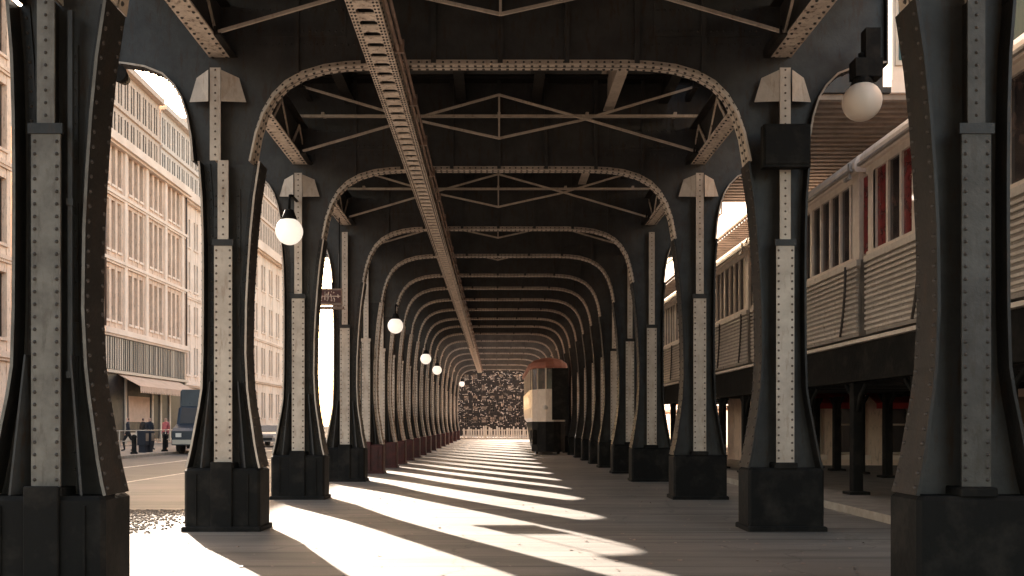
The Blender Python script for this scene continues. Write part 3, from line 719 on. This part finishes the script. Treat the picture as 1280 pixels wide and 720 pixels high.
# copies were made from the prototype after its curtains were set: give the later cars plain glass again
for o in [x for x in COL.objects if x.name.startswith('train_car') and x is not proto]:
    for c in o.children:
        if c.name.startswith('window') and c.data.materials[0] == M['tglassr']:
            me = c.data.copy(); me.materials[0] = M['tglass']; c.data = me
            if 'label' in c: del c['label']
tr = thing('elevated_track', 'dark low track structure carrying the train on the right', 'track', (7.0, 2, 0))
b = MB(); b.box(0, .06, 0, 44, 2.35, 3.05); b.box(5.6, 5.66, 0, 44, 2.35, 3.05); b.box(-.1, .16, 0, 44, 2.32, 2.349); b.build('main_girder', M['base'], tr)
b = MB(); b.box(.061, 5.6, 0, 44, 2.8, 3.0); b.build('track_floor', M['deck'], tr)
b = MB(); b.box(-.12, .2, 0, 44, 3.051, 3.12); b.build('sill', M['train_hi'], tr)
b = MB()
for k in range(22): b.box(.07, 5.59, k*2+.3, k*2+.5, 2.45, 2.79)
b.build('cross_beam', M['dark'], tr)
pm = MB(); pm.cbox(-.10, .10, -.10, .10, .13, 2.3, .015); pm.cbox(-.2, .2, -.2, .2, .13, .19, .01)
for s in (-1, 1): pm.tube([(0, s*.09, 1.75), (0, s*.2, 2.05), (0, s*.5, 2.27)], .045, 0, 6)
pme = pm.mesh('track_post', M['base'])
k = 0
for row, x, ys in (('front', 7.03, [10.0+2.65*i for i in range(13)]), ('rear', 10.0, [13.0+1.75*i for i in range(16)])):
    for i, y in enumerate(ys):
        o = bpy.data.objects.new('track_post', pme); COL.objects.link(o); o.location = (x, y, 0)
        tag(o, f'dark steel post under the train track, {ORD[i]} in the {row} row', 'post', 'posts under the train track')

# station house and slatted canopy above the train
st = thing('station_house', 'white walled station house with slatted canopy over the train', 'station', (8.35, 19.4, 0))
b = MB(); b.box(0, 10, .0, 41, 8.75, 11.6); b.build('wall', M['wallw'], st)
b = MB(); b.box(-.03, 10, -.03, 41.03, 8.48, 8.748, 0); b.build('fascia', M['wallw'], st)
b = MB(); y = .06
while y < 40: b.box(.05, 9.9, y, y+.16, 8.36, 8.479); y += .34
y = .06
while y < 9: b.box(-2.4, .049, y, y+.16, 8.36, 8.479); y += .34
b.build('canopy_slat', M['slat'], st)
b = MB(); b.box(-2.45, -.031, -.03, 9.1, 8.48, 8.60); b.box(-2.49, -2.451, -.03, 9.1, 8.30, 8.62); b.box(-2.45, -.2, -.03, .05, 8.601, 9.6); b.build('canopy_plate', M['dark'], st)
b = MB(); b.box(-.3, 10.2, -.4, 41, 11.6, 11.8); b.build('roof', M['dark'], st)
for u in (.12, 2.2, 4.1, 6.0):
    b = MB(); b.box(u-.06, u+.71, -.05, -.003, 9.05, 11.25); f = b.build('window', M['wframe'], st)
    b = MB(); b.cbox(u, u+.65, -.062, -.051, 9.15, 11.1, .005); b.build('pane', M['green'], f)
for k in range(9):
    b = MB(); b.box(-.05, -.002, 2+k*4.2, 4.4+k*4.2, 9.3, 11.0); f = b.build('window', M['wframe'], st)
    b = MB(); b.box(-.062, -.051, 2.15+k*4.2, 4.25+k*4.2, 9.42, 10.88); b.build('pane', M['glass'], f)
for k in range(7):
    b = MB(); b.cbox(4.2, 4.45, 1+k*6, 1.25+k*6, 3.101, 8.35, .02); b.build('post', M['dark'], st)
b = MB(); b.box(3.2, 10, 0, 41, 2.9, 3.1); b.build('platform', M['deck'], st)

# streetcar far down the passage
sc = thing('streetcar', 'old cream and black streetcar with rounded nose and faded red roof near the far end', 'streetcar', (1.69, 44.5, 0))
b = MB(); hw = 1.78
def nose(z, g=0): return [(0+g, 12, z), (0+g, 1.9, z), (.10, 1.1, z), (.34, .45, z), (.72, .05, z), (1.10, .03, z), (1.46, .3, z), (hw-.08, .75, z), (hw-g, 1.3, z), (hw-g, 12, z)]
b.loft([nose(1.62,.2), nose(1.80,.06), nose(2.3,.01), nose(3.2)], 0, True, False)
b.build('body', M['train_hi'], sc)
b = MB(); b.loft([nose(3.202,.03), nose(4.2,.03)], 0); b.build('window_band', M['tglass'], sc)
posts = [(p[0]-.035, p[0]+.035, p[1]-.03, p[1]+.03) for p in nose(0, 0)[1:-1]]
for y in (2.6, 3.9, 5.2, 6.5, 7.8, 9.1, 10.4): posts += [(-.01, .03, y, y+.1), (hw-.03, hw+.01, y, y+.1)]
for q in posts:
    b = MB(); b.box(*q, 3.203, 4.22); b.build('window_post', M['train_hi'], sc)
b = MB(); b.box(1.02, hw+.015, -.02, 12, 1.7, 3.25); b.box(1.02, hw+.012, -.018, .2, 3.251, 4.21); b.build('door_panel', M['base'], sc)
b = MB()
def rf(s, z): return [(.88+(p[0]-.88)*s, 1.0+(p[1]-1.0)*s if p[1] < 5 else p[1], z) for p in nose(0, 0)]
b.loft([rf(1.06,4.22), rf(1.10,4.33), rf(1.05,4.5), rf(.8,4.66), rf(.35,4.75)], 0, True, False); b.build('roof', M['roofred'], sc)
b = MB(); b.loft([nose(.14,.42), nose(.9,.3), nose(1.618,.18)], 0)
for y in (.5, 1.6, 3): b.box(.1, .3, y, y+.5, .5, 1.2)
b.build('undercarriage', M['base'], sc)
for y in (1.6, 6.3):
    for x in (.35, 1.42):
        b = MB(); b.tube([(x-.07,y,.3),(x+.07,y,.3)], .3, 0, 16); b.build('wheel', M['dark'], sc)
b = MB(); b.lathe([(.001,0),(.10,0),(.11,.03),(.001,.05)], (0,0,0), 14); h = b.build('headlight', M['whitep'], sc, (.7, .02, 2.3)); h.rotation_euler = (rad(90), 0, 0)

# ------------------------------------------------------------------ street things on the left
def vehicle(name, label, cat, loc, rz, prof, W, paint, wheels, belt, top, glassx, r=.33):
    """prof: side outline (x along length, z); body plus glazed cabin"""
    t = thing(name, label, cat, loc, rz)
    b = MB()
    def ring(y, inset): return [(x, y, z if z < belt else belt+(z-belt)*(1-inset*.06)) for x, z in prof]
    b.loft([ring(-W/2, 1), ring(-W/2+.08, 0), ring(W/2-.08, 0), ring(W/2, 1)], 0, True, False)
    b.build('body', paint, t)
    for g in glassx:
        b = MB()
        for s in (-1, 1):
            y = s*(W/2+.006); b.face([(g[0], y, belt+.04), (g[1], y, belt+.04), (g[1]-g[3], y, top-.12), (g[0]+g[2], y, top-.12)])
        b.build('side_window', M['glass'], t)
    for x in wheels:
        for s in (-1, 1):
            b = MB(); y = s*(W/2-.1); b.tube([(x, y-.11, r), (x, y+.13, r)], r, 0, 18); w = b.build('wheel', M['tyre'], t)
            b = MB(); b.tube([(x, y+s*.125, r), (x, y+s*.14, r)], r*.6, 0, 14); b.build('rim', M['metal'], w)
    return t
van = vehicle('delivery_van', 'dark blue box van parked before the narrow white building', 'van', (-14.95, 45.5, 0), math.pi/2,
    [(0,.45),(0,1.15),(.25,1.3),(.75,1.5),(1.05,2.35),(1.25,2.4),(1.3,3.25),(6.1,3.3),(6.15,.45)], 2.2, M['bluep'], (1.1, 5.0), 1.5, 2.5, [(1.25, 2.1, .35, 0)], .4)
b = MB(); b.face([(.76,-.95,1.53),(.76,.95,1.53),(1.04,.93,2.32),(1.04,-.93,2.32)]); b.v = [(x-.02, y, z) for x, y, z in b.v]; b.build('windscreen', M['glass'], van)
b = MB(); b.box(-.06, -.001, -1.05, 1.05, .5, .72); b.build('bumper', M['metal'], van)
b = MB(); b.box(1.9, 6.0, -1.118, -1.104, 1.7, 1.9); b.box(1.9, 6.0, -1.118, -1.104, 2.5, 2.6); b.build('side_stripe', M['whitep'], van)
for s in (-1, 1):
    b = MB(); b.box(-.03, -.001, s*.75-.14, s*.75+.14, .85, 1.05); b.build('headlight', M['whitep'], van)
carp = [(0,.35),(0,.75),(.12,.85),(1.15,.98),(1.9,1.42),(3.3,1.44),(4.1,1.0),(4.45,.92),(4.5,.4)]
def sedan(label, loc, paint):
    c = vehicle('parked_car', label, 'car', loc, math.pi/2, carp, 1.75, paint, (.9, 3.6), .93, 1.46, [(1.35,2.5,.55,0),(2.6,3.8,0,.45)])
    b = MB(); b.face([(1.16,-.78,1.0),(1.16,.78,1.0),(1.86,.7,1.41),(1.86,-.7,1.41)]); b.v = [(x-.012, y, z+.012) for x, y, z in b.v]; b.build('windscreen', M['glass'], c)
    for s in (-1, 1):
        b = MB(); b.box(-.02, -.001, s*.62-.15, s*.62+.15, .62, .76); b.build('headlight', M['whitep'], c)
    b = MB(); b.box(-.015, -.001, -.4, .4, .42, .6); b.build('grille', M['tyre'], c)
    return c
sedan('pale grey car parked between the second and third left columns', (-15.0, 60, 0), M['greyp'])
sedan('white car parked at the far left edge of the view', (-15.2, 26.8, 0), M['whitep'])
sedan('white car parked behind the pale grey car', (-15.0, 68.5, 0), M['whitep'])

for k, (x, y, lb) in enumerate(((-17.0, 44.3, 'dark newspaper box by the railing nearest the first person'), (-17.0, 45.0, 'dark newspaper box next to the railing, farther of the pair'))):
    t = thing('newspaper_box', lb, 'newspaper box', (x, y, .13), math.pi/2)
    b = MB(); b.cbox(-.24, .24, -.2, .2, .35, 1.05, .03); b.cbox(-.18, .18, -.15, .15, 0, .35, .01); b.build('case', M['cloth1'], t)
    b = MB(); b.box(-.17, .17, -.215, -.201, .55, .92); b.build('window', M['blind'], t)
t = thing('litter_bin', 'round dark litter bin on the left sidewalk near the van', 'bin', (-17.2, 52.0, .13))
b = MB(); b.lathe([(.26,0),(.30,.1),(.32,.85),(.30,.9)], n=16); b.build('bin_body', M['base'], t)
b = MB(); b.lathe([(.33,.901),(.33,.95),(.18,1.1),(.02,1.14)], n=16); b.build('lid', M['dark'], t)
R.seed(21)
pos = [38.6, 42.2, 46.1, 48.6]
b0 = MB(); b0.lathe([(.16,.13),(.16,.2),(.11,.24),(.10,.85),(.13,.9),(.10,.98),(.02,1.02)], n=14); bm0 = b0.mesh('bollard', M['base'])
for i, y in enumerate(pos):
    o = bpy.data.objects.new('bollard', bm0); COL.objects.link(o); o.location = (-16.6, y, 0)
    tag(o, f'short black bollard on the left kerb, {["nearest","second","third","farthest"][i]} of four', 'bollard', 'black bollards along the left kerb')
rl = thing('street_railing', 'thin pale metal railing along the left sidewalk before the shops', 'railing', (-17.6, 35, .13))
b = MB()
for z in (.55, 1.05): b.tube([(0,0,z),(0,22,z)], .022, 0, 6)
b.build('rail', M['wframe'], rl)
for k in range(12):
    b = MB(); b.tube([(0,k*2,0),(0,k*2,1.08)], .028, 0, 6); b.build('post', M['wframe'], rl)

# people before the shop
def person(label, loc, rz, top, legs, stride=.12, extra=None):
    t = thing('person', label, 'person', loc, rz)
    V = [(0,0,.95),(0,0,1.15),(0,0,1.38),(0,0,1.50),(0,-.01,1.60),(0,-.01,1.70),
         (.09,0,.90),(.10,-stride,.50),(.10,-stride+.06,.08),(.10,-stride-.12,.04),
         (-.09,0,.90),(-.10,stride,.50),(-.10,stride+.08,.08),(-.10,stride-.10,.04),
         (.18,0,1.40),(.23,.02,1.12),(.22,-.08,.88),(.22,-.11,.80),
         (-.18,0,1.40),(-.23,.02,1.12),(-.22,-.06,.88),(-.22,-.09,.80)]
    E = [(0,1),(1,2),(2,3),(3,4),(4,5),(0,6),(6,7),(7,8),(8,9),(0,10),(10,11),(11,12),(12,13),(2,14),(14,15),(15,16),(16,17),(2,18),(18,19),(19,20),(20,21)]
    rr = [.145,.13,.15,.06,.085,.075,.10,.065,.045,.035,.10,.065,.045,.035,.065,.045,.035,.035,.065,.045,.035,.035]
    me = bpy.data.meshes.new('body'); me.from_pydata(V, E, []); me.update()
    o = bpy.data.objects.new('body_src', me); COL.objects.link(o)
    md = o.modifiers.new('s', 'SKIN'); o.modifiers.new('ss', 'SUBSURF').levels = 2
    o.modifiers['ss'].render_levels = 2
    for i, q in enumerate(me.skin_vertices[0].data): q.radius = (rr[i], rr[i]*(.78 if i < 3 else 1)); q.use_root = (i == 0)
    dg = bpy.context.evaluated_depsgraph_get(); me2 = bpy.data.meshes.new_from_object(o.evaluated_get(dg))
    bpy.data.objects.remove(o)
    me2.materials.clear(); me2.materials.append(M['skin']); me2.materials.append(top); me2.materials.append(legs); me2.materials.append(M['hair'])
    for p in me2.polygons:
        c = p.center; p.use_smooth = True
        if c.z > 1.68 or (c.z > 1.56 and c.y > .03): p.material_index = 3
        elif c.z > 1.49: p.material_index = 0
        elif c.z > .93 or (c.z > .86 and abs(c.x) > .17): p.material_index = 1
        elif abs(c.x) > .17 and c.z > .7: p.material_index = 0
        else: p.material_index = 2
    o = bpy.data.objects.new('body', me2); COL.objects.link(o); o.parent = t
    return t
person('person in dark clothes walking before the beige awning', (-18.6, 46.5, .13), rad(-80), M['cloth1'], M['cloth2'], .2)
person('person in pink top standing by the railing', (-18.4, 51.3, .13), rad(-20), M['cloth3'], M['cloth2'], .05)
person('person in black standing left of the shop window', (-19.4, 50.6, .13), rad(150), M['cloth2'], M['cloth1'], .06)
person('person in navy jacket near the blue van', (-18.3, 48.6, .13), rad(60), M['cloth1'], M['cloth1'], .18)

# ------------------------------------------------------------------ light, sky, camera
SX, SLOPE = .48, 1.0                # shadows run (+SX, -1) on the ground; height per metre of sideways travel
d = Vector((-SX, 1, SX*SLOPE)).normalized(); elev = math.asin(d.z)
sun = bpy.data.lights.new('sun', 'SUN'); sun.energy = 4.8; sun.angle = rad(.5); sun.color = (1, .88, .76)
so = bpy.data.objects.new('sun', sun); COL.objects.link(so); so.rotation_euler = (-d).to_track_quat('-Z', 'Y').to_euler(); so.location = (-20, 40, 40)
w = bpy.data.worlds.new('World'); S.world = w; w.use_nodes = True; nt = w.node_tree; N = nt.nodes; L = nt.links
bg = N['Background']; sky = N.new('ShaderNodeTexSky'); sky.sky_type = 'NISHITA'; sky.sun_disc = False
sky.sun_elevation = elev; sky.sun_rotation = math.atan2(-SX, 1); sky.dust_density = 3.5; sky.air_density = 1.0; sky.ozone_density = .6
mx = N.new('ShaderNodeMix'); mx.data_type = 'RGBA'; mx.blend_type = 'MULTIPLY'; mx.inputs[0].default_value = 1; mx.inputs[7].default_value = (1.15, .95, .75, 1)
L.new(sky.outputs[0], mx.inputs[6]); L.new(mx.outputs[2], bg.inputs['Color']); bg.inputs['Strength'].default_value = .14
cam = bpy.data.cameras.new('camera'); co = bpy.data.objects.new('camera', cam); COL.objects.link(co); S.camera = co
co.location = (0, 0, EYE); co.rotation_euler = (rad(90), 0, 0)
cam.sensor_width = 36; cam.lens = F/1280*36; cam.shift_x = (640-VX)/1280; cam.shift_y = (HY-360)/1280; cam.clip_end = 5000; cam.clip_start = .05
S.render.engine = 'CYCLES'; S.render.resolution_x = 1024; S.render.resolution_y = 576
S.cycles.max_bounces = 8; S.cycles.diffuse_bounces = 5
S.view_settings.view_transform = 'Standard'; S.view_settings.look = 'None'; S.view_settings.gamma = 1; S.view_settings.use_curve_mapping = False
S.view_settings.exposure = 2.42
